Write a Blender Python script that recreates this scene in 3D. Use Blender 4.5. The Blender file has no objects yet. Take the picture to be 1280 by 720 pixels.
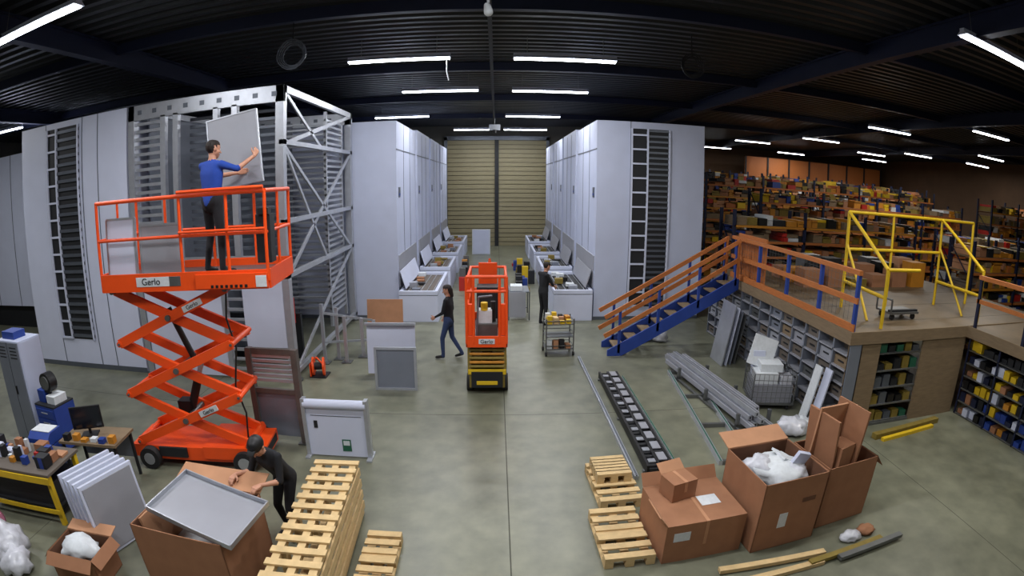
import bpy, bmesh, math, random
from mathutils import Vector, Matrix
random.seed(7)
sc=bpy.context.scene
COL=bpy.context.collection
try: sc.view_settings.view_transform='Standard'
except Exception: pass

# ------------------------------------------------------------ materials
def lin(c):
    o=[]
    for v in c:
        v/=255.0
        o.append(v/12.92 if v<=0.04045 else ((v+0.055)/1.055)**2.4)
    return o
MATS={}
TAB={
 'white':((200,206,226),.45,0,.05,2),'white2':((184,191,213),.5,0,.05,2),'panelgrey':((120,126,138),.4,.2,.08,3),'panelmid':((150,152,160),.4,.1,.06,3),
 'alu':((182,186,194),.35,.6,.1,6),'aludark':((100,106,116),.4,.5,.1,6),'dark':((24,26,30),.6,0,.1,6),
 'black':((14,14,16),.5,0,.05,6),'orange':((238,80,20),.4,0,.06,5),'orangewood':((176,104,50),.6,0,.2,8),
 'navy':((24,32,60),.5,.1,.1,5),'blue':((34,62,140),.5,0,.1,5),'steel':((110,112,112),.4,.6,.15,7),
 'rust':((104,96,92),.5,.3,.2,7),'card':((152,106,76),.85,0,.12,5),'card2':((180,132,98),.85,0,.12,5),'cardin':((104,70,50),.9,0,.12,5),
 'wood':((202,174,126),.75,0,.2,9),'plywood':((122,104,80),.75,0,.2,5),'deck':((106,90,68),.5,0,.25,3),
 'yellow':((214,178,30),.5,0,.08,5),'amber':((186,124,34),.6,0,.15,5),'olive':((128,110,46),.6,.1,.2,9),
 'green':((34,92,70),.5,0,.1,5),'red':((170,36,28),.5,0,.1,5),'foam':((205,210,214),.8,0,.1,20),
 'skin':((190,138,112),.6,0,.05,10),'skind':((120,60,52),.6,0,.05,10),'hair':((30,22,18),.8,0,.1,30),'eye':((230,230,228),.3,0,0,5),
 'jeans':((50,66,104),.85,0,.15,30),'blackcloth':((22,23,28),.9,0,.1,30),'bluecloth':((24,62,150),.85,0,.1,20),'shoe':((26,24,24),.6,0,.1,9),
 'door':((142,134,104),.55,0,.05,2),'doorline':((82,76,58),.6,0,.05,2),'wallgrey':((96,94,88),.8,0,.1,1),'walldark':((86,64,46),.8,0,.2,1),
 'rubber':((30,30,32),.8,0,.1,9),'film':((196,198,206),.25,0,.2,12),'bench':((96,88,80),.7,0,.1,5),'magenta':((150,90,110),.5,0,.1,5),
 'joint':((70,70,60),.8,0,.1,9),
}
def M(n):
    if n in MATS: return MATS[n]
    c,ro,me,na,ns=TAB[n]; l=lin(c)
    m=bpy.data.materials.new(n); m.use_nodes=True; nt=m.node_tree; p=nt.nodes['Principled BSDF']
    p.inputs['Roughness'].default_value=ro; p.inputs['Metallic'].default_value=me
    tc=nt.nodes.new('ShaderNodeTexCoord'); no=nt.nodes.new('ShaderNodeTexNoise'); no.inputs['Scale'].default_value=ns; no.inputs['Detail'].default_value=4
    mr=nt.nodes.new('ShaderNodeMapRange'); mr.inputs[3].default_value=1-na*1.6; mr.inputs[4].default_value=1+na*1.6
    mx=nt.nodes.new('ShaderNodeVectorMath'); mx.operation='SCALE'; mx.inputs[0].default_value=l
    nt.links.new(tc.outputs['Object'],no.inputs['Vector']); nt.links.new(no.outputs['Fac'],mr.inputs[0]); nt.links.new(mr.outputs[0],mx.inputs['Scale'])
    nt.links.new(mx.outputs[0],p.inputs['Base Color'])
    if n in('wood','orangewood','plywood','deck'):
        mp=nt.nodes.new('ShaderNodeMapping'); mp.inputs['Scale'].default_value=(1,1,6)
        nt.links.new(tc.outputs['Object'],mp.inputs[0]); nt.links.new(mp.outputs[0],no.inputs['Vector'])
    MATS[n]=m; return m
def floor_mat():
    m=bpy.data.materials.new('concrete_floor'); m.use_nodes=True; nt=m.node_tree; p=nt.nodes['Principled BSDF']
    tc=nt.nodes.new('ShaderNodeTexCoord')
    n1=nt.nodes.new('ShaderNodeTexNoise'); n1.inputs['Scale'].default_value=.35; n1.inputs['Detail'].default_value=8; n1.inputs['Roughness'].default_value=.65
    n2=nt.nodes.new('ShaderNodeTexNoise'); n2.inputs['Scale'].default_value=3; n2.inputs['Detail'].default_value=8
    mx=nt.nodes.new('ShaderNodeMix'); mx.data_type='FLOAT'; mx.inputs[0].default_value=.4
    cr=nt.nodes.new('ShaderNodeValToRGB'); cr.color_ramp.elements[0].position=.35; cr.color_ramp.elements[1].position=.68
    cr.color_ramp.elements[0].color=(*lin((88,90,76)),1); cr.color_ramp.elements[1].color=(*lin((132,133,113)),1)
    nt.links.new(tc.outputs['Object'],n1.inputs['Vector']); nt.links.new(tc.outputs['Object'],n2.inputs['Vector'])
    nt.links.new(n1.outputs['Fac'],mx.inputs[2]); nt.links.new(n2.outputs['Fac'],mx.inputs[3]); nt.links.new(mx.outputs[0],cr.inputs[0])
    nt.links.new(cr.outputs[0],p.inputs['Base Color'])
    mr=nt.nodes.new('ShaderNodeMapRange'); mr.inputs[3].default_value=.22; mr.inputs[4].default_value=.48
    nt.links.new(n1.outputs['Fac'],mr.inputs[0]); nt.links.new(mr.outputs[0],p.inputs['Roughness'])
    MATS['floor']=m; return m
def simple(n,c,ro,me=0,em=None,es=0):
    m=bpy.data.materials.new(n); m.use_nodes=True; p=m.node_tree.nodes['Principled BSDF']
    p.inputs['Base Color'].default_value=(*lin(c),1); p.inputs['Roughness'].default_value=ro; p.inputs['Metallic'].default_value=me
    if em: p.inputs['Emission Color'].default_value=(*em,1); p.inputs['Emission Strength'].default_value=es
    MATS[n]=m
floor_mat()
simple('ceil',(52,55,60),.42,.4)
simple('tube',(255,255,255),.5,0,(.92,.96,1),14)
simple('screen',(20,24,34),.15)

# ------------------------------------------------------------ builder
class B:
    def __init__(s,name,loc=(0,0,0),rz=0,parent=None):
        s.n=name; s.loc=loc; s.rz=rz; s.v=[]; s.f=[]; s.m=[]; s.ml=[]; s.par=parent; s.sm=[]
    def mi(s,m):
        if m not in s.ml: s.ml.append(m)
        return s.ml.index(m)
    def add(s,vs,fs,m,smooth=False):
        o=len(s.v); s.v+= [tuple(v) for v in vs]; k=s.mi(m)
        for f in fs: s.f.append([o+i for i in f]); s.m.append(k); s.sm.append(smooth)
    BF=[(0,3,2,1),(4,5,6,7),(0,1,5,4),(1,2,6,5),(2,3,7,6),(3,0,4,7)]
    def box(s,x0,x1,y0,y1,z0,z1,m):
        s.add([(x0,y0,z0),(x1,y0,z0),(x1,y1,z0),(x0,y1,z0),(x0,y0,z1),(x1,y0,z1),(x1,y1,z1),(x0,y1,z1)],s.BF,m)
    def obox(s,c,sz,rot,m):
        R=rot; h=[a/2 for a in sz]; c=Vector(c)
        vs=[c+R@Vector((sx*h[0],sy*h[1],sz_*h[2])) for sz_ in(-1,1) for sx,sy in((-1,-1),(1,-1),(1,1),(-1,1))]
        s.add(vs,s.BF,m)
    def bar(s,p,q,w,h,m,up=(0,0,1)):
        p=Vector(p);q=Vector(q);d=(q-p).normalized();u=Vector(up)
        if abs(d.dot(u))>.98: u=Vector((0,1,0))
        x=d.cross(u).normalized(); z=x.cross(d)
        vs=[]
        for e in(p,q):
            for a,b in((-1,-1),(1,-1),(1,1),(-1,1)): vs.append(e+x*a*w/2+z*b*h/2)
        s.add(vs,s.BF,m)
    def tube(s,p,q,r,m,n=10,r2=None):
        p=Vector(p);q=Vector(q);d=(q-p).normalized();u=Vector((0,0,1)) if abs(d.z)<.9 else Vector((1,0,0))
        x=d.cross(u).normalized(); z=x.cross(d); r2=r if r2 is None else r2
        vs=[p+(x*math.cos(2*math.pi*i/n)+z*math.sin(2*math.pi*i/n))*r for i in range(n)]+[q+(x*math.cos(2*math.pi*i/n)+z*math.sin(2*math.pi*i/n))*r2 for i in range(n)]
        s.add(vs,[(i,(i+1)%n,n+(i+1)%n,n+i) for i in range(n)],m,True)
        s.add(vs,[tuple(range(n-1,-1,-1)),tuple(range(n,2*n))],m)
    def path(s,pts,r,m,n=8):
        for a,b in zip(pts,pts[1:]): s.tube(a,b,r,m,n)
    def prism(s,pts,vec,m):
        n=len(pts); vec=Vector(vec); vs=[Vector(p) for p in pts]; vs+= [v+vec for v in vs]
        s.add(vs,[tuple(range(n-1,-1,-1)),tuple(range(n,2*n))]+[(i,(i+1)%n,n+(i+1)%n,n+i) for i in range(n)],m)
    def hull(s,sph,m,sub=2,smooth=True):
        bm=bmesh.new()
        for c,r in sph:
            rr=r if isinstance(r,tuple) else (r,r,r)
            bmesh.ops.create_icosphere(bm,subdivisions=sub,radius=1,matrix=Matrix.Translation(c)@Matrix.Diagonal((*rr,1)))
        if len(sph)>1:
            vs=[v.co.copy() for v in bm.verts]; bm.free(); bm=bmesh.new()
            for v in vs: bm.verts.new(v)
            bmesh.ops.convex_hull(bm,input=bm.verts[:])
            loose=[v for v in bm.verts if not v.link_faces]
            bmesh.ops.delete(bm,geom=loose,context='VERTS')
        bm.verts.index_update()
        s.add([v.co.copy() for v in bm.verts],[[v.index for v in f.verts] for f in bm.faces],m,smooth); bm.free()
    def crumple(s,c,rx,ry,rz,m,amp=.16,sub=3):
        # soft folded film / bag: a noisy blob, smooth shaded
        bm=bmesh.new(); bmesh.ops.create_icosphere(bm,subdivisions=sub,radius=1)
        vs=[]
        for v in bm.verts:
            k=1+random.uniform(-amp,amp)+.12*math.sin(7*v.co.x+c[0]*9)*math.cos(6*v.co.y+c[1]*7); vs.append((c[0]+v.co.x*rx*k,c[1]+v.co.y*ry*k,c[2]+max(v.co.z,-.3)*rz*k))
        s.add(vs,[[v.index for v in f.verts] for f in bm.faces],m,True); bm.free()
    def ladder(s,x0,x1,y,z0,z1,step=.3,slat=.13,frac=.4,f='alu'):
        s.box(x0,x1,y-.012,y+.02,z0,z1,'dark')  # dark sheet on the face paints in the shade of a recess
        xm=x0+(x1-x0)*frac
        for x in(x0,xm,x1-.05): s.box(x,x+.05,y-.06,y,z0,z1,f)
        z=z0
        while z<z1:
            s.box(x0,xm,y-.05,y-.01,z,z+.05,f); z+=step
        z=z0+.05
        while z<z1-.05:
            s.box(xm,x1,y-.045,y-.01,z,z+slat*.38,'aludark'); z+=slat
    def done(s,bevel=0):
        me=bpy.data.meshes.new(s.n); me.from_pydata(s.v,[],s.f); 
        for m in s.ml: me.materials.append(M(m))
        me.polygons.foreach_set('material_index',s.m); me.polygons.foreach_set('use_smooth',s.sm); me.update()
        o=bpy.data.objects.new(s.n,me); COL.objects.link(o); o.location=s.loc; o.rotation_euler=(0,0,s.rz)
        if s.par: o.parent=s.par
        if bevel:
            md=o.modifiers.new('bevel','BEVEL'); md.width=bevel; md.segments=2; md.limit_method='ANGLE'
        return o
def text(body,size,loc,rot,m,parent,name='lettering'):
    cu=bpy.data.curves.new(name,'FONT'); cu.body=body; cu.size=size; cu.extrude=.003; cu.align_x='CENTER'; cu.align_y='CENTER'
    o=bpy.data.objects.new(name,cu); COL.objects.link(o); dg=bpy.context.evaluated_depsgraph_get()
    me=bpy.data.meshes.new_from_object(o.evaluated_get(dg)); bpy.data.objects.remove(o)
    me.materials.clear(); me.materials.append(M(m))
    o=bpy.data.objects.new(name,me); COL.objects.link(o); o.location=loc; o.rotation_euler=rot; o.parent=parent; return o
RZ=lambda a:Matrix.Rotation(a,3,'Z'); RX=lambda a:Matrix.Rotation(a,3,'X'); RY=lambda a:Matrix.Rotation(a,3,'Y')

# ------------------------------------------------------------ room shell
b=B('floor'); b.box(-24,34,-3,42,-.2,0,'floor')
b.box(.125,.14,-3,33,0,.001,'joint'); 
for y in(2.5,8.6,14.7,20.8,26.9): b.box(-24,34,y,y+.01,0,.001,'joint')
for x in(-6.1,6.25): b.box(x,x+.01,-3,33,0,.001,'joint')
b.done()
def wall(n,*a,m='wallgrey'):
    b=B(n); b.box(*a,m); b.done()
wall('wall_back',-24,9,33.2,33.5,0,7.6); wall('wall_back_right',9,34,42,42.3,0,7.6,m='walldark')
wall('wall_divider',8.8,9.1,33.5,42,0,7.6,m='walldark'); wall('wall_left',-24.3,-24,-3,42,0,7.6); wall('wall_right',34,34.3,-3,42,0,7.6,m='walldark'); wall('wall_front',-24,34,-3.3,-3,0,7.6)
b=B('ceiling'); y=-3.; pr=[]
while y<42.3:
    pr+=[(y,7.5),(y+.14,7.5),(y+.19,7.62),(y+.31,7.62)]; y+=.36
vs=[]; 
for yy,zz in pr: vs+=[(-24,yy,zz),(34,yy,zz)]
b.add(vs,[(2*i,2*i+1,2*i+3,2*i+2) for i in range(len(pr)-1)],'ceil'); b.box(-24,34,-3,42.3,7.7,7.8,'ceil'); b.done()
for x in(-16,-8.3,8,16.5,25):
    b=B('roof_beam'); e=42 if x>9 else 33.2
    b.box(x-.12,x+.12,-3,e,7.02,7.06,'navy'); b.box(x-.12,x+.12,-3,e,7.44,7.48,'navy'); b.box(x-.02,x+.02,-3,e,7.06,7.44,'navy'); b.done()
for y in(3.2,9.6,15.2,21,27):
    b=B('roof_purlin'); b.box(-24,34,y-.06,y+.06,7.25,7.49,'navy'); b.done()
b=B('ceiling_light_track'); b.box(-.18,-.1,2,33.1,7.05,7.11,'dark'); b.box(-.16,-.12,2,33.1,7.11,7.2,'aludark')
for y in range(4,33,4): b.tube((-.14,y,7.13),(-.14,y,7.5),.01,'steel')
b.done()
for i,(x0,x1) in enumerate(((-3.05,-.12),(.12,3.05))):
    b=B('door_%d'%(i+1)); z=0
    while z<6.5:
        b.box(x0,x1,33.08,33.18,z+.015,min(z+.53,6.6),'door'); b.box(x0,x1,33.1,33.17,z-.005,z+.015,'doorline'); b.box(x0,x1,33.06,33.08,z+.25,z+.28,'doorline'); z+=.55
    b.done()
b=B('trim_1'); b.box(-.12,.12,32.95,33.2,0,6.6,'dark'); b.box(-3.25,-3.05,33.0,33.2,0,6.8,'aludark'); b.box(3.05,3.25,33.0,33.2,0,6.8,'aludark'); b.box(-3.25,3.25,33.0,33.2,6.6,6.85,'aludark'); b.done()

LP=[(-2.3,12.3,0,155),(1.6,12.4,0,155),(-1.8,16.9,0,145),(1.7,17.0,0,145),(-4.2,23.5,0,110),(1.6,23.8,0,110),(-1.2,30,0,110),(1.6,30,0,110),
 (16,17.8,0,160),(8.7,6.35,.1,190),(-7.2,6,-.1,165),(-17.6,13.3,.1,120),(-15.5,7.5,0,170),(15.5,30,0,120),(16,37,0,110),(17.2,24.9,0,120),(18.2,13.8,0,130),(25,25,0,110),(25.8,19.6,0,110),(24,28.6,0,100),  # front far-left lamp is unseen, added to brighten the white machine behind it
 (22,36,0,100),(28,33,0,90),(11.5,38,0,70),(-1.8,5,0,160),(1.7,5,0,160),(-1.8,1,0,160),(8.7,1.5,0,160),(-8.5,1,0,185),(30,24,0,90)]
for i,(x,y,r,W_) in enumerate(LP):
    b=B('fluorescent_lamp',(x,y,0),r)
    b.box(-1.22,1.22,-.05,.05,7.03,7.08,'white'); b.prism([(-1.22,-.05,7.03),(-1.22,.05,7.03),(-1.22,.12,6.97),(-1.22,-.12,6.97)],(2.44,0,0),'white')
    b.tube((-1.2,-.05,6.95),(1.2,-.05,6.95),.02,'tube',8); b.tube((-1.2,.05,6.95),(1.2,.05,6.95),.02,'tube',8)
    for s_ in(-.9,.9): b.tube((s_,0,7.08),(s_,0,7.5),.008,'steel',6)
    o=b.done()
    l=bpy.data.lights.new('lamp_light','AREA'); l.shape='RECTANGLE'; l.size=2.3; l.size_y=.16; l.energy=W_; l.color=(1,.955,.88) if x>7 else (.98,.98,1)
    lo=bpy.data.objects.new('lamp_light',l); COL.objects.link(lo); lo.parent=o; lo.location=(0,0,6.92)
w=bpy.data.worlds.new('w'); sc.world=w; w.use_nodes=True; w.node_tree.nodes['Background'].inputs[0].default_value=(.5,.55,.6,1); w.node_tree.nodes['Background'].inputs[1].default_value=.2

def coil(name,x,y,z,r,m):
    b=B(name,(x,y,z))
    for k in range(4):
        rr=r*(1-.1*k); pts=[(rr*math.cos(a*math.pi/10),.03*k+.02*math.sin(a),rr*math.sin(a*math.pi/10)) for a in range(21)]
        b.path(pts,.012,m,6)
    b.tube((0,.05,r*.8),(0,.05,7.49-z),.012,'black',6); b.done()
coil('cable_coil',-3.9,9.6,6.6,.3,'aludark'); coil('cable_coil',4.3,11.2,6.75,.28,'dark')
b=B('hanging_cable',(-.15,7.6,0)); b.path([(0,0,7.5),(.03,0,7.2),(-.03,0,6.95),(.02,0,6.7)],.02,'foam'); b.path([(.08,0,7.5),(.1,0,7.1),(.02,0,6.7)],.012,'foam'); b.hull([((0,0,6.65),.05),((.02,0,6.55),.07)],'foam'); b.path([(-1.0,4.6,6.93),(-1.0,4.6,6.6),(-.95,4.6,6.4)],.015,'foam'); b.done()
b=B('ceiling_sensor',(-.1,24,0)); b.tube((0,0,7.5),(0,0,6.6),.02,'steel'); b.box(-.25,.25,-.1,.1,6.35,6.6,'foam'); b.tube((0,-.1,6.35),(0,-.1,6.2),.08,'black'); b.done()

# ------------------------------------------------------------ storage machines
b=B('vertical_storage_machine'); b.box(-12.2,-8.25,10,15.3,0,6.1,'white'); 
for x in(-11.15,-9.75,-9.2): b.box(x-.01,x+.01,9.99,10,0,6.1,'aludark')
b.ladder(-11.1,-9.85,10,.75,5.95,.42,.2,.3,'white'); b.box(-12.2,-8.25,9.985,10,0,.12,'aludark'); b.done()
b=B('vertical_storage_machine'); b.box(-23,-15.2,13,18,.8,6.0,'white'); b.box(-23,-15.2,13.2,18,0,.8,'dark')
for x in(-21,-18,-16.6): b.box(x-.012,x+.012,12.99,13,.8,6,'aludark')
b.done()
def aisle(side,y0,y1,front):
    b=B('vertical_storage_machine'); s=side
    xa,xb=(2.85,6.15) if s>0 else (-6.6,-2.9)
    b.box(xa,xb,y0,y1,0,5.85 if front else 5.95,'white2')
    xf=xa if s>0 else xb
    for k in(1,2): 
        y=y0+(y1-y0)*k/3; b.box(xf-.01,xf+.01,y-.012,y+.012,0,5.85,'aludark')
    b.box(xf-.03,xf+.03,y0+.1,y1-.1,.95,1.9,'panelmid'); b.box(xf-.012,xf+.012,y0,y1,5.0,5.03,'aludark')
    b.box(xf-.02,xf+.02,y0+.3,y0+.55,3.6,3.9,'aludark'); b.box(xf-.025,xf+.025,y0+.33,y0+.52,3.65,3.72,'blue')
    if front and s>0:
        b.ladder(3.85,5.05,y0,.4,5.65,.42,.16,.4,'white'); b.box(3.84,3.86,y0-.01,y0,0,5.85,'aludark')
    if front: b.box(xa,xb,y0-.012,y0,0,.1,'aludark')
    b.done()
for i,(a,c) in enumerate(((15.3,18.9),(19.4,22.9),(23.4,26.9),(27.4,31))):
    aisle(-1,a,c,i==0); aisle(1,a-.2,c-.2,i==0)
def counter(side,y0,y1):
    s=side; xa,xb=(1.65,2.8) if s>0 else (-2.84,-1.7)
    b=B('picking_counter'); b.box(xa,xb,y0,y1,0,.78,'white'); b.box(xa,xb,y0,y1,.78,.8,'aludark')
    t=.1
    b.box(xa,xa+t,y0,y1,.8,.92,'white'); b.box(xb-t,xb,y0,y1,.8,.92,'white'); b.box(xa+t,xb-t,y0,y0+t,.8,.92,'white'); b.box(xa+t,xb-t,y1-t,y1,.8,.92,'white')
    b.box(xa+t,xb-t,y0+t,y1-t,.8,.83,'dark' if s>0 else 'bench')
    for k in range(5): 
        x=xa+t+.1+k*.19; b.box(x,x+.02,y0+t,y1-t,.83,.86,'alu')
    for k in range(6):
        y=y0+.35+k*(y1-y0-.7)/5.5; x=random.uniform(xa+.15,xb-.45)
        b.box(x,x+.25,y,y+.2,.86,.9+random.random()*.15,random.choice(['alu','foam','olive','card','black','panelgrey']))
    xw=xb if s>0 else xa
    b.obox((xw-s*.1,(y0+y1)/2,1.2),(.03,(y1-y0)*.85,.55),RY(s*.3),'panelmid' if s>0 else 'white')
    b.done(.008)
for a,c in((14.9,18.2),(19.2,22),(23.2,26.2),(27.4,30.6)):
    counter(-1,a,c); counter(1,a+.1,c)

# ---- machine frame under assembly
b=B('storage_machine_frame'); x0,x1,y0,y1,h=-8.2,-4.2,10.,15.2,6.1; P=.18
for x in(x0,x1-P):
    for y in(y0,y1-P): b.box(x,x+P,y,y+P,0,h,'alu')
for y in(y0,y1-P):
    b.box(x0,x1,y,y+.1,h-.34,h,'alu')
    for k in range(9):
        xx=x0+.35+k*.43; b.box(xx-.06,xx+.06,y-.006,y,h-.22,h-.12,'aludark')
for x in(x0,x1-.1):
    b.box(x,x+.1,y0,y1,h-.15,h,'alu')
for z in(.15,2.2,3.3,4.9): b.box(x1-.1,x1-.0,y0,y1,z,z+.1,'alu')
for (za,zb) in((.2,2.2),(2.2,4.9),(4.9,6.0)):
    b.bar((x1-.04,y0+.1,za),(x1-.04,y1-.1,zb),.04,.09,'alu')
b.bar((x1-.04,y0+.1,4.9),(x1-.04,12.8,2.2),.04,.08,'alu'); b.bar((x1-.04,y1-.1,2.2),(x1-.04,y0+.1,4.9),.04,.08,'alu')
b.bar((x1-.04,y0+.1,6),(x1-.04,12.6,4.9),.04,.08,'alu')
for x in(-7.25,-6.9,-5.4): b.box(x,x+.14,y0,y0+.12,2.6,h-.3,'alu')
b.box(-5.85,-5.73,y0,y0+.12,0,h-.3,'alu'); b.box(x0,x1,y0+.02,y0+.1,2.55,2.68,'alu')
z=2.75
while z<5.7:
    b.box(-8.02,-7.28,y0+.05,y0+.12,z,z+.07,'alu'); b.box(-6.75,-4.4,y0+.5,y0+.56,z,z+.07,'aludark'); z+=.17
z=.6
while z<5.8:
    b.box(x1-1.6,x1-.2,y1-1.2,y1-1.14,z,z+.06,'alu'); b.box(x1-.24,x1-.18,y1-1.9,y1-.5,z,z+.06,'alu'); z+=.15
for y in(y1-1.9,y1-.5): b.box(x1-.25,x1-.17,y,y+.08,.3,5.95,'alu')
b.box(x0+.15,x1-1.8,y1-.25,y1-.2,0,5.9,'panelgrey'); b.box(x0+.15,x0+.2,y0+.6,y1-.3,0,5.9,'panelgrey')
b.box(-8.0,-5.85,y0+.02,y0+.07,.05,2.55,'white'); b.box(-5.3,-4.35,y0-.02,y0+.04,.75,2.5,'white')
for z in [.2+.22*k for k in range(11)]: b.box(-5.73,-5.3,y0+.04,y0+.09,z,z+.06,'alu')
for x in(x0+.08,x1-.08): 
    for y in(y0+.08,y1-.08): b.tube((x,y,0),(x,y,.03),.16,'steel',16)
b.box(-7.0,-4.6,11.5,11.6,0,1.1,'dark'); b.box(-6.9,-5.0,11.3,11.5,.2,.9,'panelgrey'); b.box(-5.2,-4.7,11.2,11.45,.9,1.5,'red')
b.done(.006)
b=B('steel_guide_rails',(-4.0,11.2,0))
for k,(x,y) in enumerate(((0,0),(.25,.3),(.5,.1),(.8,.5),(1.0,.9))): 
    b.box(x,x+.07,y,y+.07,0,1.4-.15*k,'alu'); b.box(x-.08,x+.15,y-.08,y+.15,0,.02,'steel')
b.bar((0,.03,1.2),(1.0,.93,.8),.05,.05,'alu'); b.bar((0,.03,.5),(1.0,.93,.3),.05,.05,'alu'); b.done()
b=B('orange_cable_reel',(-3.95,10.4,0))
b.tube((-.02,.0,.22),(.22,.05,.22),.08,'dark',16); 
for x in(-.04,.2): b.tube((x,.0,.22),(x+.04,.01,.22),.2,'orange',20)
b.box(-.08,.3,-.15,.2,0,.03,'dark'); b.box(-.06,-.04,-.15,.2,.03,.3,'orange'); b.path([(-.05,-.1,.3),(.1,-.1,.46),(.25,-.1,.3)],.02,'orange'); b.done()

b=B('steel_post_frame',(-3.98,7.35,0),-.05)
for x in(0,.82): b.box(x,x+.1,0,.1,0,1.6,'rust'); b.box(x-.05,x+.15,-.05,.15,0,.02,'steel')
b.box(.1,.82,.02,.08,1.5,1.6,'rust'); b.box(.1,.82,.02,.08,.85,.93,'rust')
z=1.05
while z<1.48: b.box(.1,.82,.03,.06,z,z+.05,'alu'); z+=.08
b.box(.1,.82,.05,.06,.1,.85,'panelgrey'); b.done()
b=B('framed_panel',(-2.42,9.75,0),0); R=RX(-.06)
b.obox((.42,.03,.43),(.84,.03,.84),R,'panelgrey')
for x in(.02,.82): b.obox((x,.02,.43),(.05,.06,.88),R,'alu')
for z in(.02,.85): b.obox((.42,.02+(z-.43)*.06,z),(.84,.06,.05),R,'alu')
b.done()
b=B('white_cover_panel',(-2.75,10.6,0)); b.obox((.5,.05,.57),(1.05,.04,1.1),RX(-.1),'white'); b.obox((.5,.02,1.12),(1.1,.09,.05),RX(-.1),'alu'); b.done()
b=B('brown_board',(-3.2,12.4,0)); b.obox((.45,.08,.62),(.9,.04,1.2),RX(-.1),'card2'); b.done()
b=B('roller_shutter_unit',(-2.9,6.95,0)); b.box(0,.98,0,.06,.03,.85,'white'); b.tube((0,.03,.88),(.98,.03,.88),.075,'white',16)
b.box(-.03,.03,-.03,.09,0,.97,'alu'); b.box(.95,1.01,-.03,.09,0,.97,'alu'); b.box(.56,.7,-.006,0,.12,.32,'green'); b.box(.58,.68,-.008,-.006,.22,.3,'foam'); b.box(.14,.2,-.008,0,.5,.62,'dark'); b.box(.1,.9,-.004,0,.7,.71,'aludark')
for x in(0,.98): b.box(x-.04,x+.04,-.12,.2,0,.03,'alu')
b.done(.005)

# ------------------------------------------------------------ scissor lift (large)
b=B('scissor_lift',(-4.62,6.6,0),.12)
b.box(-1.05,1.15,-.38,.38,.14,.36,'orange'); b.box(-1.1,1.2,-.3,.3,.2,.32,'dark'); b.box(.2,1.0,-.42,.42,.2,.4,'orange'); b.box(-.6,-.1,-.42,-.38,.2,.36,'dark')
b.box(-1.13,-1.05,-.38,.38,.15,.36,'orange'); b.box(1.15,1.19,-.38,.38,.16,.36,'orange')
for x in(-.78,.88):
    for y in(-.5,.38): 
        b.tube((x,y,.18),(x,y+.12,.18),.18,'rubber',20); b.tube((x,y-.005,.18),(x,y+.125,.18),.1,'alu',14)
zb=[.42,1.2,1.98,2.76]; L=.95
for k in range(3):
    za,zc=zb[k],zb[k+1]
    for y,sg in((-.36,1),(.36,-1)):
        b.bar((-L,y,za),(L,y,zc),.06,.14,'orange')
        b.bar((L,y+.07*sg,za),(-L,y+.07*sg,zc),.06,.14,'orange')
    for x in(-L,L): 
        b.tube((x,-.4,za),(x,.4,za),.045,'orange',12); b.tube((x,-.42,za),(x,.42,za),.02,'steel',8)
    b.tube((0,-.42,(za+zc)/2),(0,.42,(za+zc)/2),.045,'steel',12)
for x in(-L,L): b.tube((x,-.4,zb[3]),(x,.4,zb[3]),.045,'steel',12)
b.tube((-.1,0,.75),(.15,0,1.35),.07,'black',12); b.tube((.15,0,1.35),(.3,0,1.7),.04,'alu',10); b.box(-.25,-.02,-.1,.1,.7,1.0,'black')
b.tube((.1,.1,1.6),(-.25,.1,2.4),.05,'black',10)
b.path([(.9,-.2,.4),(.97,-.25,.9),(.85,-.2,1.3),(.97,-.25,1.9),(.85,-.2,2.3),(.9,-.2,2.8)],.015,'black',6)
X0,X1,Y0,Y1=-.98,1.66,-.55,.6
b.box(X0,X1,Y0,Y1,2.86,2.92,'steel'); b.box(X0,X1,Y0-.03,Y0,2.78,3.03,'orange'); b.box(X0,X1,Y1,Y1+.03,2.78,3.03,'orange'); b.box(X0-.03,X0,Y0,Y1,2.78,3.03,'orange'); b.box(X1,X1+.03,Y0,Y1,2.78,3.03,'orange')
b.box(X0+.4,X1-.1,Y0+.05,Y1-.05,2.79,2.86,'orange'); b.box(X0+1.6,X1,Y0-.06,Y0-.03,2.8,2.99,'orange')
for z,r in((4.02,.03),(3.5,.024)):
    b.path([(X0,Y0,z),(X1,Y0,z),(X1,Y1,z),(X0,Y1,z),(X0,Y0,z)],r,'orange',10)
    b.path([(X0+1.4,Y0-.05,z+.05),(X1,Y0-.05,z+.05)],r*.8,'orange',8)
for x in(X0,X0+.55,X0+1.4,X0+2.1,X1):
    for y in(Y0,Y1):
        if x==X0+.55 and y==Y0: continue
        b.tube((x,y,2.88),(x,y,4.02),.024,'orange',8)
b.tube((X0,.02,2.88),(X0,.02,4.02),.02,'orange'); b.tube((X1,.02,2.88),(X1,.02,4.02),.02,'orange')
b.box(X1-.15,X1+.05,Y0+.05,Y0+.25,3.1,3.72,'dark'); b.box(X1-.1,X1+.04,Y0+.0,Y0+.16,3.72,3.8,'black')
b.box(-.35,.2,Y0-.036,Y0-.03,2.85,2.98,'foam'); b.box(1.5,1.65,Y0-.066,Y0-.06,2.81,2.96,'foam'); b.box(.2,.38,Y0-.036,Y0-.03,2.85,2.98,'steel')
for k in range(8): b.box(.85+.07*k,.89+.07*k,Y0-.066,Y0-.06,2.81,2.85,'black')
for (zc,sg) in((.42+.39,1),(1.2+.39,-1),(1.98+.39,1)):
    sl=math.atan(.78/1.9); b.obox((.42,-.395 if sg>0 else -.33,zc+.42*.41),(.34,.012,.09),RY(-sl),'foam') if sg>0 else None
o=b.done(.006)
text('Gerlo',.13,(-.1,Y0-.038,2.915),(math.pi/2,0,0),'black',o)
sl=math.atan(.78/1.9)
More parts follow.
